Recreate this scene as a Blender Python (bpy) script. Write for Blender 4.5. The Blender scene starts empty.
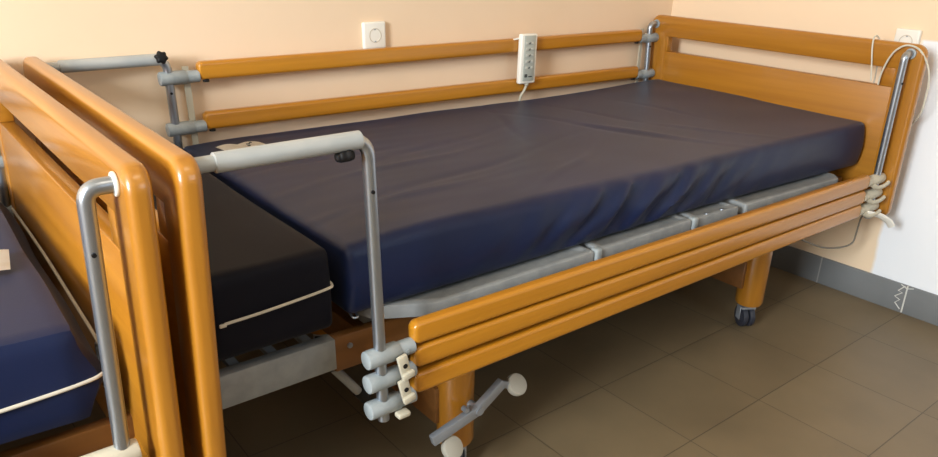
import bpy, bmesh, math, random
from mathutils import Vector, Matrix, noise
random.seed(7)
S = bpy.context.scene
COL = S.collection
PI = math.pi

# ------------------------------------------------------------------ camera
yaw, pitch, roll, F = 0.6735, -0.4242, 0.0182, 732.35
f = Vector((math.sin(yaw)*math.cos(pitch), math.cos(yaw)*math.cos(pitch), math.sin(pitch)))
r = Vector((math.cos(yaw), -math.sin(yaw), 0)); u = r.cross(f)
r2 = r*math.cos(roll) + u*math.sin(roll); u2 = -r*math.sin(roll) + u*math.cos(roll)
cd = bpy.data.cameras.new('camera'); cam = bpy.data.objects.new('camera', cd); COL.objects.link(cam)
M = Matrix((r2, u2, -f)).transposed().to_4x4(); M.translation = Vector((-0.2982, -1.0476, 1.2459))
cam.matrix_world = M
cd.sensor_width = 36; cd.lens = F/938*36; cd.shift_x = -4.84/938; cd.shift_y = 43.5/938; cd.clip_start = .02
S.camera = cam

# ------------------------------------------------------------------ world, light, exposure
w = bpy.data.worlds.new('world'); S.world = w; w.use_nodes = True
w.node_tree.nodes['Background'].inputs[0].default_value = (.75, .87, 1, 1)
w.node_tree.nodes['Background'].inputs[1].default_value = 0.05
def area(name, loc, target, sx, sy, power, color):
    l = bpy.data.lights.new(name, 'AREA'); l.shape = 'RECTANGLE'; l.size = sx; l.size_y = sy
    l.energy = power; l.color = color
    o = bpy.data.objects.new(name, l); COL.objects.link(o); o.location = loc
    o.rotation_euler = (Vector(target)-Vector(loc)).to_track_quat('-Z', 'Y').to_euler()
    return o
area('window_daylight', (-2.95, -0.95, 1.95), (0.4, 0.1, .75), .95, 1.15, 125, (.87, .95, 1))
area('front_fill', (1.2, -2.70, 1.95), (1.2, 0.4, .6), 1.3, .95, 8.5, (.70, .86, 1))  # added fill from the front to brighten the side of the bed
area('warm_fill', (0.3, -1.0, 2.62), (0.3, -1.0, 0), .5, .5, 3, (1, .84, .64))  # added warm fill from overhead, no known lamp there
S.view_settings.view_transform = 'Standard'; S.view_settings.look = 'None'
S.view_settings.gamma = 1; S.view_settings.use_curve_mapping = False
S.view_settings.exposure = 0.82

# ------------------------------------------------------------------ materials
def srgb(c):
    return tuple(((v/255)/12.92 if v/255 <= .04045 else ((v/255+.055)/1.055)**2.4) for v in c) + (1,)
def mat(name, col, rough=.5, metal=0, spec=.5, coat=0):
    m = bpy.data.materials.new(name); m.use_nodes = True
    b = m.node_tree.nodes['Principled BSDF']
    b.inputs['Base Color'].default_value = srgb(col); b.inputs['Roughness'].default_value = rough
    b.inputs['Metallic'].default_value = metal; b.inputs['Specular IOR Level'].default_value = spec
    b.inputs['Coat Weight'].default_value = coat; b.inputs['Coat Roughness'].default_value = .15
    return m
def nd(m, t, **k):
    n = m.node_tree.nodes.new(t)
    for a, v in k.items(): setattr(n, a, v)
    return n
def lk(m, a, b): m.node_tree.links.new(a, b)
def noisy(m, c1, c2, scale=(1, 1, 1), nscale=5, detail=4, lo=.35, hi=.65, bump=0, bdist=.002, coord='Object'):
    b = m.node_tree.nodes['Principled BSDF']
    tc = nd(m, 'ShaderNodeTexCoord'); mp = nd(m, 'ShaderNodeMapping'); mp.inputs['Scale'].default_value = scale
    n = nd(m, 'ShaderNodeTexNoise'); n.inputs['Scale'].default_value = nscale; n.inputs['Detail'].default_value = detail
    rp = nd(m, 'ShaderNodeValToRGB'); e = rp.color_ramp.elements
    e[0].position = lo; e[1].position = hi; e[0].color = srgb(c1); e[1].color = srgb(c2)
    lk(m, tc.outputs[coord], mp.inputs[0]); lk(m, mp.outputs[0], n.inputs[0]); lk(m, n.outputs[0], rp.inputs[0])
    lk(m, rp.outputs[0], b.inputs['Base Color'])
    if bump:
        bp = nd(m, 'ShaderNodeBump'); bp.inputs['Strength'].default_value = bump; bp.inputs['Distance'].default_value = bdist
        lk(m, n.outputs[0], bp.inputs['Height']); lk(m, bp.outputs[0], b.inputs['Normal'])
    return m
WOOD_A, WOOD_B = (160, 102, 22), (178, 119, 33)
def wood(name, sc, a=WOOD_A, b=WOOD_B, rough=.38, coat=.6):
    return noisy(mat(name, a, rough, coat=coat), a, b, sc, 1.0, 6, .3, .72)
M_WX = wood('beech_grain_along_x', (1.6, 45, 45))
M_WY = wood('beech_grain_along_y', (45, 1.6, 45))
M_WZ = wood('beech_grain_along_z', (40, 40, 2.2))
M_RAIL = wood('varnished_beech_rail', (1.6, 55, 55), (172, 111, 20), (190, 128, 32), .30, .35)
M_BEAM = wood('brown_beam_wood', (2, 40, 40), (112, 72, 32), (128, 84, 40), .45, .1)
M_GREY = noisy(mat('grey_powder_coat', (150, 148, 142), .5), (130, 133, 134), (144, 146, 146), (1, 1, 1), 30)
M_SLEEVE = noisy(mat('light_grey_plastic', (186, 186, 180), .42), (160, 163, 162), (174, 174, 170), (1, 1, 1), 12)
M_STEEL = mat('satin_steel', (168, 176, 186), .32, .92)
M_CLAMP = noisy(mat('grey_clamp_plastic', (150, 157, 158), .45), (140, 148, 150), (156, 162, 164), (1, 1, 1), 40)
M_CREAM = mat('cream_plastic', (186, 178, 158), .45)
M_WHITE = mat('white_plastic', (236, 232, 222), .35)
M_PADGREY = mat('warm_grey_rubber', (170, 165, 152), .6)
M_BLACK = mat('black_plastic', (14, 13, 14), .6, spec=.3)
M_RUBBER = mat('caster_rubber', (44, 46, 56), .5)
M_ALU = mat('cast_aluminium', (160, 165, 172), .4, .5)
M_PANEL = mat('grey_keypad', (176, 180, 172), .5)
M_MARK = mat('dark_print', (70, 74, 72), .6)
M_TRANSP = mat('cable_sheath', (205, 200, 184), .4)
M_DARKWIRE = mat('grey_cable', (120, 112, 98), .5)
M_PIPE = mat('pale_piping', (196, 188, 172), .7)
M_PAPER = noisy(mat('cream_paper', (240, 230, 214), .8), (236, 224, 206), (246, 238, 226), (1, 1, 1), 25)
def vinyl(name, a, b, rough):
    m = mat(name, a, rough, spec=.5)
    noisy(m, a, b, (1, 1, 1), 4, 3, .3, .7)
    bs = m.node_tree.nodes['Principled BSDF']
    bs.inputs['Sheen Weight'].default_value = .04
    bs.inputs['Sheen Roughness'].default_value = .4
    n2 = nd(m, 'ShaderNodeTexNoise'); n2.inputs['Scale'].default_value = 260
    tc = nd(m, 'ShaderNodeTexCoord'); lk(m, tc.outputs['Object'], n2.inputs[0])
    bp = nd(m, 'ShaderNodeBump'); bp.inputs['Strength'].default_value = .12; bp.inputs['Distance'].default_value = .001
    lk(m, n2.outputs[0], bp.inputs['Height']); lk(m, bp.outputs[0], bs.inputs['Normal'])
    return m
M_NAVY = vinyl('navy_mattress_cover', (15, 27, 56), (20, 32, 66), .42)
M_NAVY.node_tree.nodes['Principled BSDF'].inputs['Specular IOR Level'].default_value = .29
M_NAVY2 = vinyl('dark_cushion_cover', (15, 15, 24), (19, 19, 28), .62)
M_NAVY2.node_tree.nodes['Principled BSDF'].inputs['Specular IOR Level'].default_value = .12
M_NAVY3 = vinyl('blue_mattress_cover', (20, 30, 60), (24, 35, 70), .45)
M_NAVY3.node_tree.nodes['Principled BSDF'].inputs['Specular IOR Level'].default_value = .22
M_PEACH = noisy(mat('peach_wall_paint', (240, 212, 178), .75, spec=.25), (236, 208, 176), (241, 214, 184), (1, 1, 1), 2.5, 5, .3, .7, bump=.15, bdist=.001)
M_CEIL = mat('ceiling_paint', (240, 232, 215), .9)

# right wall: peach with a white painted field below and in front of the power plate
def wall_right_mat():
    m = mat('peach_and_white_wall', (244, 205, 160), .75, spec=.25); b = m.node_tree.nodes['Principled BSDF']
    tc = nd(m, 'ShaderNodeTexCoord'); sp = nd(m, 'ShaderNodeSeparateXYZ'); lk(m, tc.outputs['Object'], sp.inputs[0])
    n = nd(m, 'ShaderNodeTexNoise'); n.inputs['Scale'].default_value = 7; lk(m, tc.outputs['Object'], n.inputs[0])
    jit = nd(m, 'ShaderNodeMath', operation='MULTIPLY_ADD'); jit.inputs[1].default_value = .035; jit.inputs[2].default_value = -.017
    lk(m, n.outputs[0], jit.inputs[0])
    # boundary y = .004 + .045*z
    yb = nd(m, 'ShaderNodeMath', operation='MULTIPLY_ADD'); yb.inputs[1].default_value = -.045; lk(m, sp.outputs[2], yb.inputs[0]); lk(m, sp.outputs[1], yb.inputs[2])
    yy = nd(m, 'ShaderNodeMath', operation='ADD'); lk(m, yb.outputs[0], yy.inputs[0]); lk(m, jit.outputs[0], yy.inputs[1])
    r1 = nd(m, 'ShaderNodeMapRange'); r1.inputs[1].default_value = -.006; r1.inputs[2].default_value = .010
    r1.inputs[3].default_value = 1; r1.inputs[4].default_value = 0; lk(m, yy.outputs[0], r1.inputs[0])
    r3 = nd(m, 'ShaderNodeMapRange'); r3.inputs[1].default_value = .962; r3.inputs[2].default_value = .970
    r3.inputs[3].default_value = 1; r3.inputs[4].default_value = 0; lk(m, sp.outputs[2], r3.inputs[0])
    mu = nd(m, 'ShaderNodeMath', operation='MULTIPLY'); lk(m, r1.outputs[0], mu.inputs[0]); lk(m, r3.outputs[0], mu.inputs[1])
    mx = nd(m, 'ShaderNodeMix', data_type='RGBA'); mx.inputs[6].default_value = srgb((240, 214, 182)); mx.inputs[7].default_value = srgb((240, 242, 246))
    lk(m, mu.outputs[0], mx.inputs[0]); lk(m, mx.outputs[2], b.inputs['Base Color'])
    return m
TILE, TX, TY = .3314, 1.2071, .198
def tile_mat(name, c1, c2, mortar, msize, vertical=None, rough=.45, ox=TX, oy=TY):
    m = mat(name, c1, rough); b = m.node_tree.nodes['Principled BSDF']
    tc = nd(m, 'ShaderNodeTexCoord'); mp = nd(m, 'ShaderNodeMapping')
    if vertical == 'y':
        mp.inputs['Rotation'].default_value = (0, 0, -PI/2); mp.inputs['Location'].default_value = (oy*1, -0.0, 0)
        sp = nd(m, 'ShaderNodeSeparateXYZ'); cb = nd(m, 'ShaderNodeCombineXYZ'); lk(m, tc.outputs['Object'], sp.inputs[0])
        ad = nd(m, 'ShaderNodeMath', operation='ADD'); ad.inputs[1].default_value = -oy + TILE*20; lk(m, sp.outputs[1], ad.inputs[0])
        lk(m, ad.outputs[0], cb.inputs[0]); cb.inputs[1].default_value = TILE*.5; vec = cb.outputs[0]
    else:
        mp.inputs['Location'].default_value = (-ox+TILE*20, -oy+TILE*20, 0); lk(m, tc.outputs['Object'], mp.inputs[0]); vec = mp.outputs[0]
    br = nd(m, 'ShaderNodeTexBrick'); br.offset = 0; br.squash = 1
    br.inputs['Scale'].default_value = 1; br.inputs['Brick Width'].default_value = TILE; br.inputs['Row Height'].default_value = TILE
    br.inputs['Mortar Size'].default_value = msize; br.inputs['Mortar Smooth'].default_value = .2; br.inputs['Bias'].default_value = 0
    br.inputs['Color1'].default_value = srgb(c1); br.inputs['Color2'].default_value = srgb(c2); br.inputs['Mortar'].default_value = srgb(mortar)
    lk(m, vec, br.inputs[0])
    n = nd(m, 'ShaderNodeTexNoise'); n.inputs['Scale'].default_value = 3.5; n.inputs['Detail'].default_value = 6; lk(m, tc.outputs['Object'], n.inputs[0])
    mr = nd(m, 'ShaderNodeMapRange'); mr.inputs[1].default_value = .3; mr.inputs[2].default_value = .7; mr.inputs[3].default_value = .86; mr.inputs[4].default_value = 1.1
    lk(m, n.outputs[0], mr.inputs[0])
    hs = nd(m, 'ShaderNodeHueSaturation'); lk(m, mr.outputs[0], hs.inputs['Value']); lk(m, br.outputs[0], hs.inputs['Color']); lk(m, hs.outputs[0], b.inputs['Base Color'])
    bp = nd(m, 'ShaderNodeBump', invert=True); bp.inputs['Strength'].default_value = .4; bp.inputs['Distance'].default_value = .002
    lk(m, br.outputs[1], bp.inputs['Height']); lk(m, bp.outputs[0], b.inputs['Normal'])
    return m
M_FLOOR = tile_mat('brown_floor_tile', (119, 103, 78), (113, 97, 73), (84, 72, 54), .0018, rough=.45)
M_BASE = tile_mat('grey_skirting_tile', (117, 119, 120), (123, 125, 126), (158, 156, 152), .0030, vertical='y', oy=-.129)

# ------------------------------------------------------------------ mesh helpers
def build(name, bm, m, parent=None, smooth=True, kind=None):
    bmesh.ops.recalc_face_normals(bm, faces=bm.faces)
    me = bpy.data.meshes.new(name); bm.to_mesh(me); bm.free()
    if smooth:
        for p in me.polygons: p.use_smooth = True
        try: me.set_sharp_from_angle(angle=math.radians(42))
        except Exception: pass
    for k in (m if isinstance(m, (list, tuple)) else [m]): me.materials.append(k)
    o = bpy.data.objects.new(name, me); COL.objects.link(o)
    if parent: o.parent = parent
    if kind: o['kind'] = kind
    return o
def empty(name, label, cat, loc=(0, 0, 0), group=None):
    o = bpy.data.objects.new(name, None); o.empty_display_size = .1; COL.objects.link(o); o.location = loc
    tag(o, label, cat, group); return o
def tag(o, label, cat, group=None):
    o['label'] = label; o['category'] = cat
    if group: o['group'] = group
    return o
def BM(): return bmesh.new()
def rbox(bm, x0, x1, y0, y1, z0, z1, rad=0, seg=3, mx=None, mi=0):
    """a box with rounded edges; mx maps its points"""
    t = bmesh.new(); bmesh.ops.create_cube(t, size=1)
    for v in t.verts:
        v.co = Vector((x0+(v.co.x+.5)*(x1-x0), y0+(v.co.y+.5)*(y1-y0), z0+(v.co.z+.5)*(z1-z0)))
    if rad: bmesh.ops.bevel(t, geom=t.edges[:], offset=rad, segments=seg, profile=.5, affect='EDGES')
    merge(bm, t, mx, mi)
def merge(bm, t, mx=None, mi=0):
    vm = {}
    for v in t.verts:
        c = v.co.copy()
        if mx is not None: c = mx(c) if callable(mx) else mx @ c
        vm[v] = bm.verts.new(c)
    for fc in t.faces:
        try:
            nf = bm.faces.new([vm[v] for v in fc.verts]); nf.material_index = mi
        except ValueError: pass
    t.free()
def fillet(pts, rads, n=7):
    P = [Vector(p) for p in pts]; out = [P[0]]
    for i in range(1, len(P)-1):
        a, b, c = P[i-1], P[i], P[i+1]; rr = rads if isinstance(rads, (int, float)) else rads[i-1]
        d1 = (a-b).normalized(); d2 = (c-b).normalized()
        if rr <= 0 or d1.angle(d2) > PI-.02: out.append(b); continue
        l = min(rr/math.tan(d1.angle(d2)/2), (a-b).length*.49, (c-b).length*.49)
        s, e = b+d1*l, b+d2*l
        for k in range(n+1):
            t = k/n; out.append(s*(1-t)**2 + b*2*t*(1-t) + e*t*t)
    out.append(P[-1]); return out
def tube(bm, pts, rad, sides=14, cap=True, mi=0, sx=1, sy=1):
    P = [Vector(p) for p in pts]; rings = []
    t0 = (P[1]-P[0]).normalized(); n = t0.orthogonal().normalized()
    for i, p in enumerate(P):
        t = ((P[i+1]-p) if i == 0 else (p-P[i-1]) if i == len(P)-1 else (P[i+1]-P[i-1])).normalized()
        n = (n - t*n.dot(t)).normalized(); b = t.cross(n)
        rr = rad[i] if isinstance(rad, (list, tuple)) else rad
        rings.append([bm.verts.new(p + n*math.cos(a)*rr*sx + b*math.sin(a)*rr*sy) for a in [2*PI*k/sides for k in range(sides)]])
    for A, B in zip(rings, rings[1:]):
        for k in range(sides):
            bm.faces.new((A[k], A[(k+1) % sides], B[(k+1) % sides], B[k])).material_index = mi
    if cap:
        bm.faces.new(rings[0][::-1]).material_index = mi; bm.faces.new(rings[-1]).material_index = mi
def spline(pts, n=8):
    P = [Vector(p) for p in pts]; P = [2*P[0]-P[1]]+P+[2*P[-1]-P[-2]]; out = []
    for i in range(1, len(P)-2):
        for k in range(n):
            t = k/n; a, b, c, d = P[i-1:i+3]
            out.append(.5*((2*b)+(c-a)*t+(2*a-5*b+4*c-d)*t*t+(3*b-a-3*c+d)*t**3))
    out.append(P[-2]); return out
def disc(bm, c, axis, rad, h, bev=.003, sides=24, mi=0):
    """a short cylinder with rounded rims centred at c"""
    a = Vector(axis).normalized(); c = Vector(c)
    prof = [(-h/2, rad-bev), (-h/2+bev*.3, rad-bev*.3), (-h/2+bev, rad), (h/2-bev, rad), (h/2-bev*.3, rad-bev*.3), (h/2, rad-bev)]
    tube(bm, [c+a*p[0] for p in prof], [p[1] for p in prof], sides, True, mi)
def oriented(o, ax, up=(0, 0, 1)):
    """matrix with local x along ax"""
    x = Vector(ax).normalized(); z = Vector(up); y = z.cross(x).normalized(); z = x.cross(y)
    m = Matrix((x, y, z)).transposed().to_4x4(); m.translation = Vector(o); return m

# ------------------------------------------------------------------ room shell
X0, X1, Y0, Y1, H = -3.1, 2.497, -2.9, 1.092, 2.7
b = BM(); rbox(b, X0, X1, Y0, Y1, -.1, 0); build('floor', b, M_FLOOR, kind='structure', smooth=False)
b = BM(); rbox(b, X0, X1, Y0, Y1, H, H+.1); build('ceiling', b, M_CEIL, kind='structure', smooth=False)
b = BM(); rbox(b, X0, X1, Y1, Y1+.12, -.1, H+.1); build('wall_back', b, M_PEACH, kind='structure', smooth=False)
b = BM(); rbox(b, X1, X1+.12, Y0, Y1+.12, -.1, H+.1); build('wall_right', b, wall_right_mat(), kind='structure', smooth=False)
# left wall and front wall, each with a window opening
def wall_with_hole(name, ax, c0, c1, a0, a1, h0, h1, v0, v1):
    b = BM()
    for (p0, p1, q0, q1) in ((a0, h0, -.1, H+.1), (h1, a1, -.1, H+.1), (h0, h1, -.1, v0), (h0, h1, v1, H+.1)):
        if ax == 'x': rbox(b, c0, c1, p0, p1, q0, q1)
        else: rbox(b, p0, p1, c0, c1, q0, q1)
    build(name, b, M_PEACH if ax == 'x' else mat('darkened_wall', (140, 122, 98), .8), kind='structure', smooth=False)  # unseen front wall is darkened to cut light bouncing under the bed
wall_with_hole('wall_left', 'x', X0-.12, X0, Y0-.12, Y1+.12, -1.5, -.4, 1.35, 2.55)
wall_with_hole('wall_front', 'y', Y0-.12, Y0, X0, X1, .45, 1.95, 1.40, 2.50)
def window(name, ax, c, p0, p1, q0, q1):
    b = BM(); t = .05
    def bx(a0, a1, z0, z1):
        if ax == 'x': rbox(b, c-.03, c+.03, a0, a1, z0, z1, .004, 1)
        else: rbox(b, a0, a1, c-.03, c+.03, z0, z1, .004, 1)
    bx(p0, p1, q0, q0+t); bx(p0, p1, q1-t, q1); bx(p0, p0+t, q0+t, q1-t); bx(p1-t, p1, q0+t, q1-t)
    bx((p0+p1)/2-t/2, (p0+p1)/2+t/2, q0+t, q1-t)
    build(name, b, M_WHITE, kind='structure')
window('window_1', 'x', X0-.06, -1.5, -.4, 1.35, 2.55)
window('window_added', 'y', Y0-.06, .45, 1.95, 1.40, 2.50)  # unseen, added to go with the fill light from the front
HB = .112
b = BM(); rbox(b, X1-.009, X1, Y0, Y1, 0, HB, .002, 2); bs = build('baseboard_right', b, M_BASE, kind='structure')
b = BM(); rbox(b, X0, X1-.009, Y1-.009, Y1, 0, HB, .002, 2); build('baseboard_back', b, noisy(mat('grey_skirting', (118, 119, 120), .45), (114, 116, 117), (124, 125, 126), nscale=4), kind='structure')
# zigzag of white filler smeared beside the skirting joint
b = BM()
zig = [(-.120, .108), (-.101, .083), (-.117, .080), (-.094, .058), (-.114, .050), (-.100, .034), (-.122, .014)]
tube(b, [(X1-.0095, y, z) for y, z in zig], .0022, 6)
tube(b, [(X1-.0095, y, z) for y, z in [(-.150, .108), (-.128, .100), (-.105, .110)]], .0018, 6)
tube(b, [(X1-.0095, -.1305, .005), (X1-.0095, -.1285, .111)], .0026, 6)
sm = build('filler_smear', b, mat('white_filler', (214, 212, 206), .8), bs)

# ------------------------------------------------------------------ beds
SL = -.0135          # the bed drops slightly to the head end
def zs(x): return SL*(x-.32)
def plat(x): return .572 - max(0, x-1.3)*.031

def board(parent, name, xc, tilt, skew=0):
    """rounded frame with a slot under its top rail and a recessed panel"""
    y0, y1, z0, z1, R, T, W = -.045, 1.079, .372, .968, .038, .036, .083
    zc = .93
    holder_shift = lambda c: Vector((xc + c.x + (c.z-zc)*tilt + c.y*skew, c.y, c.z+(.014 if skew < -.02 else .006)*c.y))
    # rounded section (x, inset)
    sec = []; rr = .0130
    for cx, cdp, a0 in ((T/2-rr, rr, 0), (-T/2+rr, rr, PI/2)):
        for k in range(6):
            a = a0 + PI/2*k/5; sec.append((cx+math.cos(a)*rr, cdp-math.sin(a)*rr))
    r3 = .005
    for cx, cdp, a0 in ((-T/2+r3, W-r3, PI), (T/2-r3, W-r3, 1.5*PI)):
        for k in range(3):
            a = a0 + PI/2*k/2; sec.append((cx+math.cos(a)*r3, cdp-math.sin(a)*r3))
    loops = []
    b = BM()
    for sx_, d in sec:
        ring = []; rad = max(R-d, .004)
        for (cy, cz, a0) in ((y1, z1, 0), (y0, z1, PI/2), (y0, z0, PI), (y1, z0, 1.5*PI)):
            sy_ = 1 if cy == y1 else -1; sz_ = 1 if cz == z1 else -1
            for k in range(9):
                a = a0 + PI/2*k/8
                ring.append(b.verts.new(holder_shift(Vector((sx_, cy-sy_*(d+rad)+math.cos(a)*rad, cz-sz_*(d+rad)+math.sin(a)*rad)))))
        loops.append(ring)
    n = len(loops[0])
    for i in range(len(loops)):
        A, B = loops[i], loops[(i+1) % len(loops)]
        for k in range(n): b.faces.new((A[k], A[(k+1) % n], B[(k+1) % n], B[k]))
    b.faces.ensure_lookup_table()
    for fc in b.faces:
        c = fc.calc_center_median()
        if (c.z > z1-W or c.z < z0+W) and y0+R*.6 < c.y < y1-R*.6: fc.material_index = 1
    hb = build(name, b, [M_WZ, M_WY], parent)
    b = BM(); p = .0155
    rbox(b, -p, p, y0+W-.006, y1-W+.006, z0+W-.006, .825, .003, 2, holder_shift)
    rbox(b, -p, p, y0+W-.006, y0+W+.045, .8245, z1-W+.006, .003, 2, holder_shift)
    rbox(b, -p, p, y1-W-.012, y1-W+.006, .8245, z1-W+.006, .003, 2, holder_shift)
    build('panel', b, M_WY, hb)
    return hb

def rail_bar(parent, ya, za0, za1, x0, x1, h=.051, d=.03, o0=-.014, o1=-.014, back=False):
    """one wooden bar of a side rail; za0 and za1 are its centre heights at the two ends"""
    def mx(c):
        t = (c.x-x0)/(x1-x0); return Vector((c.x, c.y, c.z + za0*(1-t)+za1*t))
    t = BM(); re = .015
    ol = []
    for (cx, cz, a0) in ((x1-re, h/2-re, 0), (x0+re, h/2-re, PI/2), (x0+re, -h/2+re, PI), (x1-re, -h/2+re, 1.5*PI)):
        for k in range(7):
            a = a0 + PI/2*k/6; ol.append((cx+math.cos(a)*re, cz+math.sin(a)*re, math.cos(a), math.sin(a)))
    rg = []; rb = .0095
    prof = [(-d/2+rb*(1-math.cos(q)), rb*(1-math.sin(q))) for q in [PI/2*k/5 for k in range(6)]]
    prof = [(y_, i_) for y_, i_ in prof]
    prof = prof[::1]
    for y_, i_ in prof + [(-y_, i_) for y_, i_ in prof[::-1]]:
        rg.append([t.verts.new((px-cx_*i_, ya+y_, pz-cz_*i_)) for px, pz, cx_, cz_ in ol])
    for A, B in zip(rg, rg[1:]):
        for k in range(len(ol)): t.faces.new((A[k], A[(k+1) % len(ol)], B[(k+1) % len(ol)], B[k]))
    t.faces.new(rg[0][::-1]); t.faces.new(rg[-1])
    b = BM(); merge(b, t, mx)
    bar = build('rail_bar', b, M_RAIL, parent)
    # a pale groove bead along the face
    for end, xe, xt, zz, s in (('a', x0, TUBE['foot'], za0+o0, -1), ('b', x1, TUBE['head'], za1+o1, 1)):
        cap = xt + s*.030 + (.016 if back and s > 0 else -.006 if s < 0 else 0)
        b = BM(); ax = Vector((1, 0, 0))
        m = lambda x: Vector((x, ya, zz))
        xs = [xe-s*.002, xe+s*.030, xe+s*.031, xe+s*.034, cap-s*.006, cap-s*.001, cap]
        rd = [.0165, .0165, .0165, .0190, .0190, .0180, .0165]
        tube(b, [m(x) for x in xs], rd, 20)
        tube(b, [Vector((xe+s*.018, ya-.0172, zz)), Vector((xe+s*.018, ya-.0150, zz))], .004, 10)
        cl = build('rail_clamp', b, M_CREAM if (s > 0 and not back) else M_CLAMP, bar)
    return bar

def latch(parent, x, y, z, s=1):
    b = BM()
    t = Matrix.Translation((x, y, z)) @ Matrix.Rotation(-.22*s, 4, 'Y')
    rbox(b, -.011, .011, -.006, .004, -.026, .020, .003, 2, t)
    rbox(b, -.014, .014, -.014, -.004, -.030, -.016, .003, 2, t)
    tube(b, [t @ Vector((0, -.0075, -.002)), t @ Vector((0, -.0055, -.002))], .005, 10, mi=1)
    return build('safety_latch', b, [M_CREAM, M_BLACK], parent)

TUBE = {}
def caster(leg, x, y, rot):
    ax = Vector((math.cos(rot), math.sin(rot), 0)); tr = Vector((-ax.y, ax.x, 0)); c = Vector((x, y, .040))+tr*.008
    b = BM(); tube(b, [(x, y, .098), (x, y, .074)], .010, 12)
    mx = oriented(c+Vector((0, 0, .030)), ax)
    rbox(b, -.0265, .0265, -.022, .018, .002, .012, .003, 2, mx)
    for s in (-1, 1): rbox(b, s*.0265-.0016, s*.0265+.0016, -.014, .014, -.040, .010, .001, 1, mx)
    tube(b, [c-ax*.029, c+ax*.029], .006, 12)
    build('caster_fork', b, M_ALU, leg)
    for s in (-1, 1):
        b = BM(); disc(b, c+ax*s*.0125, ax, .0395, .020, .006, 28); disc(b, c+ax*s*.0225, ax, .018, .003, .001, 16)
        build('caster_wheel', b, M_RUBBER, leg)

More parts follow.
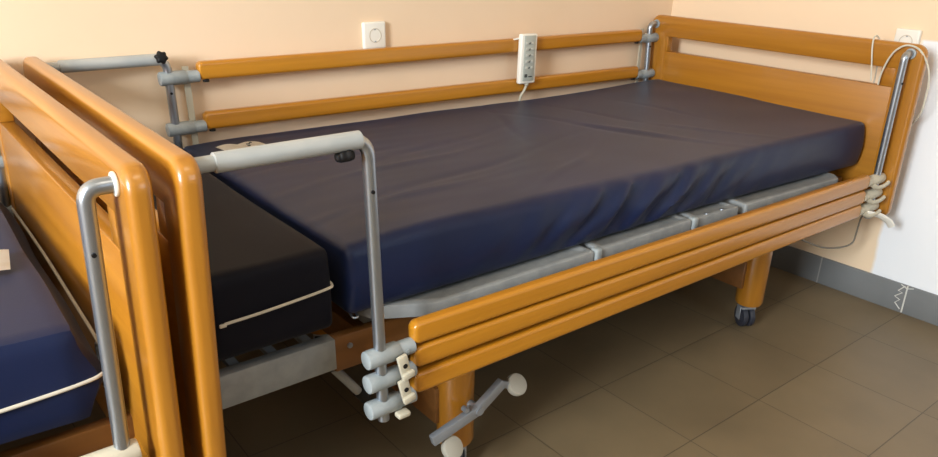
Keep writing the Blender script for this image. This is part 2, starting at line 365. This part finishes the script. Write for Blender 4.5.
def make_bed(dx, label, foot_x, head_x, foot_tilt, head_tilt, tube_foot, tube_head, full=True):
    """a hospital bed; dx shifts the whole thing. tube_* = (x top, x bottom)"""
    bed = empty('hospital_bed', label, 'bed', (dx+1.2, .52, 0), 'hospital beds standing end to end')
    base = len(COL.objects)
    root = bed
    start = set(COL.objects)
    pd = 0 if full else -.011
    hb = board(bed, 'headboard', head_x, head_tilt, .022 if full else -.023); fb = board(bed, 'footboard', foot_x, foot_tilt, -.009)
    # --- rail posts
    def post(end, y):
        xt, xb = (tube_foot if end == 'foot' else tube_head)
        zt = .945 if end == 'foot' else .938
        if y > .5 and end == 'foot': xb -= .012
        if y > .5 and end == 'head': xt += .020; xb += .016
        xboard = (foot_x+.018) if end == 'foot' else (head_x-.016+(.022 if full else -.023)*y)
        b = BM(); tube(b, fillet([(xboard, y, zt), (xt, y, zt), (xb, y, .380 if y < .5 else .56)], .034, 8), .0118, 16)
        po = build('rail_post', b, M_STEEL, bed)
        s = 1 if end == 'foot' else -1
        if not (end == 'foot'):
            b = BM(); disc(b, (xboard+s*.004, y, zt), (1, 0, 0), .0175, .006, .002, 20); build('collar', b, M_WHITE if not full else M_CLAMP, po)
        b = BM(); tt = .16; xx = xt+(xb-xt)*tt
        tube(b, [(xx-.002, y-.014, zt-.09), (xx-.002, y-.009, zt-.09)], .0035, 8); build('spring_pin', b, M_BLACK, po)
        if end == 'foot':
            b = BM(); tube(b, [(xboard-.004, y, zt), (xboard+.034, y, zt)], .0122, 16); L0, L1 = xboard+.030, xt-.014
            tube(b, [(L0, y, zt), (L0+.0015, y, zt), (L1-.0015, y, zt), (L1, y, zt)], [.0135, .0155, .0155, .0140], 20)
            build('telescopic_sleeve', b, M_SLEEVE, po)
            kx, kz, ky = (.262, -.022, -.002) if y < .5 else (.288, .008, -.026)
            b = BM()
            kc = Vector((kx, y+ky, zt+kz)); ax = Vector((0, -.35, -1)) if y < .5 else Vector((0, -1, .25)); ax.normalize()
            o1 = ax.orthogonal().normalized(); o2 = ax.cross(o1); rings = []
            for h, k in ((-.009, .5), (-.007, .85), (-.003, 1), (.004, 1), (.008, .85), (.010, .5)):
                rings.append([b.verts.new(kc+ax*h+(o1*math.cos(a)+o2*math.sin(a))*.0155*k*(1+.12*math.cos(6*a))) for a in [2*PI*i/36 for i in range(36)]])
            for A, B in zip(rings, rings[1:]):
                for k in range(36): b.faces.new((A[k], A[(k+1) % 36], B[(k+1) % 36], B[k]))
            b.faces.new(rings[0][::-1]); b.faces.new(rings[-1]); build('clamp_knob', b, M_BLACK, po)
        return po
    for e in ('foot', 'head'):
        for y in (0, 1.05): post(e, y)
    # --- lowered front rail: three bars
    TUBE['foot'] = tube_foot[1]+.002; TUBE['head'] = tube_head[1]
    xh = tube_head[1]-2.309
    ends = [(.384, 2.228+xh, .556, .528), (.385, 2.222+xh, .5025, .4765), (.384, 2.216+xh, .4425, .428)]
    for i, (x0, x1, z0, z1) in enumerate(ends):
        if not full: x1 -= .040; z1 -= .004
        bar = rail_bar(bed, 0, z0-.004, z1, x0, x1, h=.0475, o0=-.027, o1=-.006 if full else -.010)
        if i < 2: latch(bar, x0-.034, -.024, z0-.050, 1)
        else:
            b = BM(); rbox(b, x0-.050, x0-.022, -.030, -.010, z0-.058, z0-.046, .004, 3); build('safety_latch', b, M_CREAM, bar)
        # latches at the head end hook outward
        b = BM(); hx = x1+.050; hz = z1-.020
        tube(b, spline([(hx-.026, -.014, hz+.006), (hx-.010, -.024, hz-.004), (hx+.012, -.036, hz+.002), (hx+.030, -.040, hz+.012)], 6), [.0065]*19, 10, sx=1, sy=1.4)
        build('hook_latch', b, M_CREAM, bar)
        if i == 2:
            b = BM(); tube(b, spline([(x1+.036, -.016, z1-.014), (x1+.085, -.040, z1-.026), (x1+.125, -.058, z1-.050), (x1+.145, -.066, z1-.072)], 6), .009, 12, sx=.7, sy=1.3)
            build('release_lever', b, M_WHITE, bar)
    # --- raised back rail: bars
    for z0, z1 in ((.9075, .896), (.769, .7465), (.632, .618)):
        bar = rail_bar(bed, 1.05, z0, z1, .385, 2.250+xh, h=.050, back=True)
        for xx, zz in ((.405, z0), (2.226+xh, z1)):
            b = BM(); tube(b, [(xx, 1.046, zz-.022), (xx, 1.046, zz-.031)], .009, 12); build('stop_pad', b, M_BLACK, bar)
    for xx in (.358, 2.276+xh):
        b = BM(); rbox(b, xx-.009, xx+.009, 1.062, 1.066, .60, .92, .001, 1); build('rail_strap', b, M_CREAM, bed)
    # --- frame
    x_e0, x_e1 = foot_x+.03, .283
    b = BM()
    for y0_, y1_ in ((.12, .150), (.90, .930)): rbox(b, x_e0, x_e1, y0_, y1_, .447, .517, .003, 2)
    rbox(b, x_e0, x_e0+.03, .15, .90, .449, .513, .003, 2)
    ef = build('extension_frame', b, M_GREY, bed)
    for yy in (.40, .84):
        b = BM(); rbox(b, x_e0+.02, x_e1-.01, yy, yy+.03, .507, .5565, .003, 2); build('cushion_support', b, M_GREY, ef)
    for xx in (.092, .168, .243):
        b = BM(); rbox(b, xx-.010, xx+.010, .149, .901, .496, .508, .002, 2); build('slat', b, M_GREY, ef)
    for y0_, y1_ in ((.122, .147), (.903, .928)):
        b = BM(); rbox(b, .281, head_x-.02, y0_, y1_, .438, .518, .004, 2, lambda c: Vector((c.x, c.y, c.z+zs(c.x)*.8)))
        sb = build('side_beam', b, M_BEAM, bed)
        if y0_ < .5:
            for xx in (.315, 2.13+xh):
                b = BM(); disc(b, (xx, .1205, .492+zs(xx)*.8), (0, 1, 0), .006, .005, .001, 12); build('bolt', b, M_STEEL, sb)
    # platform sections
    for i, (x0, x1) in enumerate(((.352, .945), (.965, 1.325), (1.345, 1.545), (1.580, 2.165+xh))):
        rc = .05
        outline = []
        ya, yb = .042, 1.012
        ch0 = .13 if i == 0 else .006; ch1 = .045 if i == 3 else .006
        ol = fillet([((x0+x1)/2, ya, 0), (x1-ch1, ya, 0), (x1, ya+ch1*.8, 0), (x1, yb, 0), (x0, yb, 0), (x0, ya+ch0*.55, 0), (x0+ch0, ya, 0), ((x0+x1)/2, ya, 0)],
                    [.03 if i == 3 else .003, .03 if i == 3 else .003, .01, .01, .06 if i == 0 else .003, .09 if i == 0 else .003], 6)[:-1]
        b = BM(); rings = []
        cxm, cym = (x0+x1)/2, .5
        for ins, z in ((.004, -.033), (0, -.030), (0, -.005), (.0015, -.0015), (.005, 0), (.016, 0), (.020, -.003)):
            rings.append([b.verts.new(Vector((p.x-ins*(1 if p.x > cxm else -1), p.y-ins*(1 if p.y > cym else -1), z+plat(p.x)+pd))) for p in ol])
        for A, B in zip(rings, rings[1:]):
            for k in range(len(ol)): b.faces.new((A[k], A[(k+1) % len(ol)], B[(k+1) % len(ol)], B[k]))
        b.faces.new(rings[0][::-1]); b.faces.new(rings[-1])
        ps = build('platform_section', b, M_GREY, bed)
        if i in (1, 2):
            xj = x0-.010
            b = BM(); z_ = plat(xj)-.012+pd
            rbox(b, xj-.011, xj+.011, .036, .060, z_-.020, z_+.016, .006, 3); build('hinge', b, M_CLAMP, ps)
        if i == 2:
            for xx in (1.40, 1.47):
                b = BM(); zz = plat(xx)+pd; disc(b, (xx, .052, zz), (0, 0, 1), .006, .005, .002, 12); build('bolt', b, M_STEEL, ps)
    if not full:      # wire hoop that keeps the mattress from sliding
        hx = head_x-.050
        b = BM(); tube(b, fillet([(hx, .13, .50), (hx-.004, .13, .600), (hx-.004, .17, .622), (hx, .24, .590), (hx, .24, .50)], .02, 5), .004, 10)
        build('mattress_hoop', b, M_STEEL, bed)
    # legs, cross beams, lifting columns
    for lx in (.618, 1.917+xh*.5):
        b = BM(); rbox(b, lx-.058, lx+.030, .168, .882, .160, .262, .006, 2); cb = build('cross_beam', b, M_BEAM, bed)
        for y in (.165, .885):
            b = BM(); rr = .047
            tube(b, [(lx, y, .094), (lx, y, .096), (lx, y, .104), (lx, y, .355), (lx, y, .362), (lx, y, .364)], [rr-.010, rr-.004, rr, rr, rr-.003, rr-.010], 28)
            lg = build('leg', b, M_WZ, bed); caster(lg, lx, y, -.55 if lx > 1 else -.75)
        b = BM(); rbox(b, lx-.035, lx+.035, .45, .58, .27, .455, .006, 2); rbox(b, lx-.025, lx+.025, .46, .57, .35, .505, .004, 2)
        build('lifting_column', b, M_GREY, bed)
    b = BM(); rbox(b, .64, 1.90, .47, .55, .20, .25, .005, 2); build('spine_beam', b, M_GREY, bed)
    # crank stub under the foot end
    b = BM(); tube(b, [(.290, .15, .432), (.345, .15, .352)], .010, 12); cs = build('crank_stub', b, M_GREY, bed)
    b = BM(); tube(b, [(.343, .15, .355), (.361, .15, .329)], .0125, 12); build('stub_cap', b, M_BLACK, cs)
    # brake pedal
    yp = .095
    A, Pv, Bq = Vector((.500, yp, .186)), Vector((.628, yp-.006, .222)), Vector((.704, yp, .262))
    b = BM()
    for s, e in ((A, Pv), (Pv, Bq)):
        d = (e-s); rbox(b, -.003, d.length+.006, -.009, .009, -.0145, .0145, .004, 2, oriented(s, d))
    d = Bq-Vector((.745, yp, .240)); rbox(b, 0, d.length, -.005, .005, -.009, .009, .003, 2, oriented((.745, yp, .240), d))
    tube(b, [Pv+Vector((0, -.012, 0)), Pv+Vector((0, .03, 0))], .011, 14)
    tube(b, [(.592, yp-.012, .236), (.592, yp+.004, .236)], .007, 12)
    bp = build('brake_pedal', b, M_ALU, bed)
    for c, ax in (((.752, yp-.004, .243), (.1, -.75, .65)), ((.548, yp-.012, .150), (.15, -.8, .6))):
        b = BM(); disc(b, c, ax, .0285, .019, .005, 28); build('pedal_pad', b, M_PADGREY, bp)
    # shift everything that was built for this bed
    for o in [o for o in COL.objects if o not in start]:
        if o.type == 'MESH' and o.parent == bed:
            off = Vector((dx, 0, 0)) - bed.location
            def sh(q):
                q.data.transform(Matrix.Translation(off))
                for c in q.children: sh(c)
            sh(o)
    return bed

main_bed = make_bed(0, 'long wooden hospital bed in full view, its front rail bars lowered', .000, 2.345, .050, -.048, (.307, .316), (2.288, 2.309))
left_bed = make_bed(-2.405, 'hospital bed cut off by the left edge, only its end board and bent tube showing', .000, 2.337, .050, .045, (.312, .322), (2.279, 2.249), full=False)

# ------------------------------------------------------------------ mattresses
def mattress(name, x0, x1, y0, y1, z0, z1, rad, m, label, cat, disp=None, step=.012, group=None):
    o = tag(bpy.data.objects.new(name, None), label, cat) if False else None
    b = BM(); L = (x1-x0, y1-y0, z1-z0); c0 = Vector((x0, y0, z0)); n = [max(4, int(l/step)) for l in L]
    verts = {}
    def vert(i, j, k):
        key = (i, j, k)
        if key in verts: return verts[key]
        p = Vector((L[0]*i/n[0], L[1]*j/n[1], L[2]*k/n[2])); q = Vector([min(max(p[a], rad), L[a]-rad) for a in range(3)])
        d = p-q
        if d.length > 1e-9: p = q+d.normalized()*min(rad, d.length if sum(abs(v) > 1e-9 for v in d) == 1 else rad)
        nrm = d.normalized() if d.length > 1e-9 else Vector((0, 0, 1))
        P = c0+p
        if disp: P = disp(P, nrm, (p.x/L[0], p.y/L[1], p.z/L[2]))
        verts[key] = b.verts.new(P); return verts[key]
    for a, bb, c in ((0, 1, 2), (1, 2, 0), (2, 0, 1)):
        for side in (0, n[c]):
            for i in range(n[a]):
                for j in range(n[bb]):
                    q = []
                    for di, dj in ((0, 0), (1, 0), (1, 1), (0, 1)):
                        k = [0, 0, 0]; k[a] = i+di; k[bb] = j+dj; k[c] = side; q.append(vert(*k))
                    b.faces.new(q)
    o = build(name, b, m); 
    return tag(o, label, cat, group)

def fold(t, w): return math.exp(-(t/w)**2)
def main_disp(P, n, uvw):
    x, y, z = P; t = uvw[2]
    dz = 0.0
    top = t
    zbot = plat(x)+.0015; ztop = .7235 - .0125*(x-.32) - .010*math.exp(-max(0, x-.3)/.12) + .020*max(0, (x-1.5)/.84)**1.5*max(0, y-.1)
    # crown of the top
    nz = noise.noise(Vector((x*1.3, y*1.7, 0)))*.008 + noise.noise(Vector((x*4, y*5, 3)))*.0030 + noise.noise(Vector((x*5, y*22, 5)))*.0014*fold(x-.6, .45)
    # long soft creases across the foot half of the top
    cre = 0
    for (cx, cy, ang, wd, am, ln) in ((.75, .35, .25, .016, -.0035, .45), (.68, .50, .18, .014, .0035, .35), (.9, .62, .3, .015, -.003, .3), (.60, .28, .12, .012, .003, .30), (.55, .65, .1, .014, -.003, .25),
                                      (1.45, .55, 1.9, .018, -.0045, .28), (1.53, .40, 2.0, .016, .004, .24), (1.62, .62, 1.8, .014, -.003, .22), (1.72, .33, 2.15, .013, .003, .18), (1.25, .75, 1.2, .016, -.003, .22),
                                      (1.86, .60, 1.7, .012, -.003, .16), (1.05, .25, .5, .012, .003, .2)):
        dx_, dy_ = x-cx, y-cy; al = dx_*math.cos(ang)+dy_*math.sin(ang); pe = -dx_*math.sin(ang)+dy_*math.cos(ang)
        pe += .015*math.sin(al*9)
        cre += am*fold(pe, wd)*fold(al, ln)
    edge = min(1, max(0, (t-.75)/.25))
    dz += (nz + cre + .010*fold((x-.95), .45)*fold(y-.1, .35))*edge
    # side bulge and diagonal pull folds on the front side
    fr = max(0, -n.y)
    ph = (x + (z-.62)*-1.05)
    mask = fold(x-1.18, .36)
    sdy = math.sin(ph*46 + 2.5*noise.noise(Vector((x*5, z*9, 1))))*.0100*mask
    sdy += math.sin(ph*101+1+3*noise.noise(Vector((x*4,z*6,2))))*.0036*mask
    sdy += noise.noise(Vector((x*3-z*3, z*6, 7)))*.006
    bulge = .012*math.sin(PI*min(max(t, 0), 1))
    y2 = y - fr*(sdy*math.sin(PI*min(1, max(.05, t*.9+.05))) + bulge) - fr*.010*fold(x-1.0, .5)
    return Vector((x+max(0, x-1.8)/.53*.022*y, y2, zbot+t*(ztop-zbot)+dz))
mm = mattress('mattress', .300, 2.334, .090, 1.018, .5735, .728, .015, M_NAVY,
              'long navy blue mattress on the bed in full view, wrinkled cover', 'mattress', main_disp)
def ext_disp(P, n, uvw):
    x, y, z = P; t = uvw[2]
    k = noise.noise(Vector((x*6, y*4, z*4)))*.004
    return Vector((x, y-max(0, -n.y)*(.006*math.sin(PI*t)+k), z+k*(1 if t > .9 else 0)))
ec = mattress('mattress_cushion', .030, .272, .097, 1.015, .5575, .722, .013, M_NAVY2,
              'short black extension cushion between the wooden footboard and the long mattress', 'cushion', ext_disp)
b = BM(); tube(b, spline([(.060, .0865, .637), (.12, .0845, .640), (.2, .0845, .645), (.258, .0870, .649), (.271, .095, .651), (.274, .13, .652)], 6), .0028, 8)
build('piping', b, M_PIPE, ec)
b = BM(); rbox(b, .049, .062, .081, .086, .633, .640, .002, 2); build('zip_pull', b, M_PIPE, ec)
for k, xx in enumerate((.312,)):
    b = BM(); tube(b, fillet([(xx, .112, .574), (xx, .094, .566), (xx+.012, .094, .566), (xx+.012, .112, .574)], .006, 4), .0025, 8); build('fixing_ring', b, M_STEEL, mm)

def left_disp(P, n, uvw):
    x, y, z = P; t = uvw[2]
    px = max(0, n.x); py = max(0, -n.y)
    fl = .032*fold(t-.44, .26)
    k = noise.noise(Vector((x*5, y*4, z*8)))*.006
    return Vector((x+px*(fl+k), y-py*(.012*math.sin(PI*t)+k), z+plat(x+2.405)-plat(2.2)+noise.noise(Vector((x*2, y*2, 0)))*.006*(1 if t > .9 else 0)))
lm = mattress('mattress', -2.10, -.166, .092, 1.010, .5350, .704, .011, M_NAVY3,
              'blue mattress with pale piping at the left edge, corner behind the bent tube', 'mattress', left_disp, step=.015)
b = BM(); tube(b, spline([(-.62, .0825, .598), (-.40, .0805, .602), (-.25, .080, .606), (-.17, .081, .610), (-.142, .088, .612), (-.126, .110, .614), (-.122, .2, .618), (-.122, .4, .622), (-.122, .6, .624), (-.124, .8, .624), (-.128, 1.0, .624)], 8), .0032, 8)
build('piping', b, M_PIPE, lm)

# papers lying on the mattresses
def paper(pts, z, label, marks=True, fold_h=.005):
    b = BM(); nx, ny = 12, 8; g = []
    P = [Vector((p[0], p[1], 0)) for p in pts]
    for i in range(nx+1):
        row = []
        for j in range(ny+1):
            s, t = i/nx, j/ny; q = (P[0]*(1-s)+P[1]*s)*(1-t)+(P[3]*(1-s)+P[2]*s)*t
            q.z = z + fold_h*abs(math.sin(PI*2*s)) + .003*t*math.sin(5*s+1); row.append(b.verts.new(q))
        g.append(row)
    for i in range(nx):
        for j in range(ny): b.faces.new((g[i][j], g[i+1][j], g[i+1][j+1], g[i][j+1]))
    bmesh.ops.solidify(b, geom=b.faces[:], thickness=.0012)
    o = tag(build('leaflet', b, M_PAPER), label, 'paper')
    if marks:
        b = BM()
        for s, t, l in ((.45, .55, .12), (.5, .40, .16), (.62, .3, .10)):
            q = (P[0]*(1-s)+P[1]*s)*(1-t)+(P[3]*(1-s)+P[2]*s)*t; d = (P[1]-P[0]).normalized()
            q.z = z+.0105; rbox(b, 0, l*.5*(P[1]-P[0]).length, -.003, .003, -.001, .001, 0, 1, oriented(q, d))
        build('print', b, M_MARK, o)
    return o
paper([(.362, .915), (.482, .905), (.500, .790), (.380, .790)], .7245, 'crumpled cream leaflet on the long mattress behind the grey sleeve tube')
paper([(-.30, .44), (-.195, .452), (-.207, .352), (-.30, .34)], .716, 'cream leaflet on the blue mattress at the left edge', False)

# ------------------------------------------------------------------ hand control
hc = empty('hand_control', 'grey and white remote control with keypad hanging on the back rail', 'remote control', (1.585, 1.022, .77))
loc = Vector(hc.location)
def at(o, bm_, name, m, parent):
    q = build(name, bm_, m, parent); return q
tl = Matrix.Rotation(.02, 4, 'Y')
b = BM(); rbox(b, -.039, .039, -.010, .012, -.006, .172, .006, 3, tl); body = at(hc, b, 'housing', M_WHITE, hc)
b = BM(); rbox(b, -.026, .028, -.0125, -.008, .004, .166, .003, 2, tl); kp = at(hc, b, 'keypad', M_PANEL, hc)
for k, (zz, xx) in enumerate(((.140, -.002), (.118, -.002), (.097, .0), (.075, .0), (.053, .0))):
    for s in (-1, 1):
        b = BM(); rbox(b, xx+s*.012-.007, xx+s*.012+.007, -.0145, -.012, zz-.005, zz+.005, .002, 2, tl); build('button', b, mat('button_grey', (196, 198, 190), .5) if k == 0 and s == -1 else bpy.data.materials['button_grey'], kp)
    b = BM(); tube(b, [tl @ Vector((xx-.004, -.0150, zz-.003)), tl @ Vector((xx+.004, -.0150, zz+.003))], .0012, 6); build('symbol', b, M_MARK, kp)
b = BM(); rbox(b, -.020, -.006, -.0135, -.012, .018, .030, .001, 1, tl); rbox(b, .000, .018, -.0135, -.012, .018, .022, .001, 1, tl); build('symbol', b, M_MARK, kp)
b = BM(); tube(b, fillet([(-.030, .0, .150), (-.030, .006, .158), (-.050, .012, .154), (-.056, .030, .150)], .006, 4), .003, 8); build('hook', b, M_WHITE, hc)
b = BM(); tube(b, spline([(.004, .001, .004), (.003, 0, -.015), (-.004, .004, -.035), (-.014, .008, -.052), (-.016, .012, -.075), (-.01, .018, -.12)], 6), [.0085]*6+[.005]*25, 10); build('cord', b, M_CREAM, hc)

# ------------------------------------------------------------------ sockets
def socket(loc, face, label, wdt=.083, plug=False):
    """face 'y' looks towards -y, 'x' towards -x"""
    so = empty('power_socket', label, 'power socket', loc)
    R = Matrix.Identity(4) if face == 'y' else Matrix.Rotation(-PI/2, 4, 'Z')
    h = wdt/2
    b = BM(); rbox(b, -h, h, -.017, 0, -h, h, .006, 4, R); fr_ = build('cover_plate', b, M_WHITE, so)
    b = BM()
    prof = [(.0225, -.0172), (.0225, -.0182), (.0200, -.0182), (.0190, -.0120), (.0175, -.0060), (.001, -.0055)]
    rings = []
    for rr, yy in prof: rings.append([b.verts.new(R @ Vector((rr*math.cos(a), yy, rr*math.sin(a)))) for a in [2*PI*k/28 for k in range(28)]])
    for A, B in zip(rings, rings[1:]):
        for k in range(28): b.faces.new((A[k], A[(k+1) % 28], B[(k+1) % 28], B[k]))
    b.faces.new(rings[-1])
    # dark back of the recess is real shade; pin holes and earth clips
    build('socket_well', b, mat('socket_well_plastic', (205, 196, 180), .4), so)
    b = BM()
    for s in (-1, 1): tube(b, [R @ Vector((s*.0095, -.0185 if 0 else -.012, 0)), R @ Vector((s*.0095, -.0052, 0))], .0030, 10)
    build('pin_hole', b, M_BLACK, so)
    b = BM()
    for s in (-1, 1): rbox(b, -.003, .003, -.0185, -.008, s*.018-.0015, s*.018+.0015, .0005, 1, R)
    build('earth_clip', b, M_STEEL, so)
    return so
socket((.973, Y1, .965), 'y', 'white power socket on the peach wall above the back rail')
socket((X1, .088, .957), 'x', 'white power socket on the right wall, half hidden by the headboard top', .082)

# ------------------------------------------------------------------ cables
b = BM()
tube(b, spline([(2.3235, .103, .838), (2.3235, .112, .885), (2.3235, .124, .945), (2.330, .128, .975), (2.350, .128, .979), (2.374, .124, .955), (2.380, .12, .90), (2.388, .12, .82), (2.395, .12, .6), (2.40, .12, .44)], 8), .0026, 8)
o = tag(build('cable', b, M_TRANSP), 'thin pale cable hooked straight over the top rail of the headboard', 'cable')
b = BM()
tube(b, spline([(2.318, .075, .830), (2.312, .070, .870), (2.308, .055, .920), (2.304, .035, .950), (2.308, .006, .965), (2.325, -.028, .950), (2.343, -.056, .900), (2.352, -.066, .850), (2.358, -.066, .800), (2.370, -.060, .755), (2.400, -.035, .715), (2.41, .0, .66), (2.42, .06, .5)], 8), .0030, 8)
o = tag(build('cable', b, M_TRANSP), 'pale cable arching in a loop over the near post of the headboard', 'cable')
b = BM()
tube(b, spline([(1.80, .20, .43), (1.90, .10, .40), (2.02, .06, .338), (2.14, .05, .290), (2.26, .04, .266), (2.325, .035, .270), (2.325, .030, .310), (2.312, .022, .365), (2.306, .014, .388)], 8), .0032, 8)
o = tag(build('cable', b, M_DARKWIRE), 'thin grey cable sagging below the lowered rail near the right wall', 'cable')
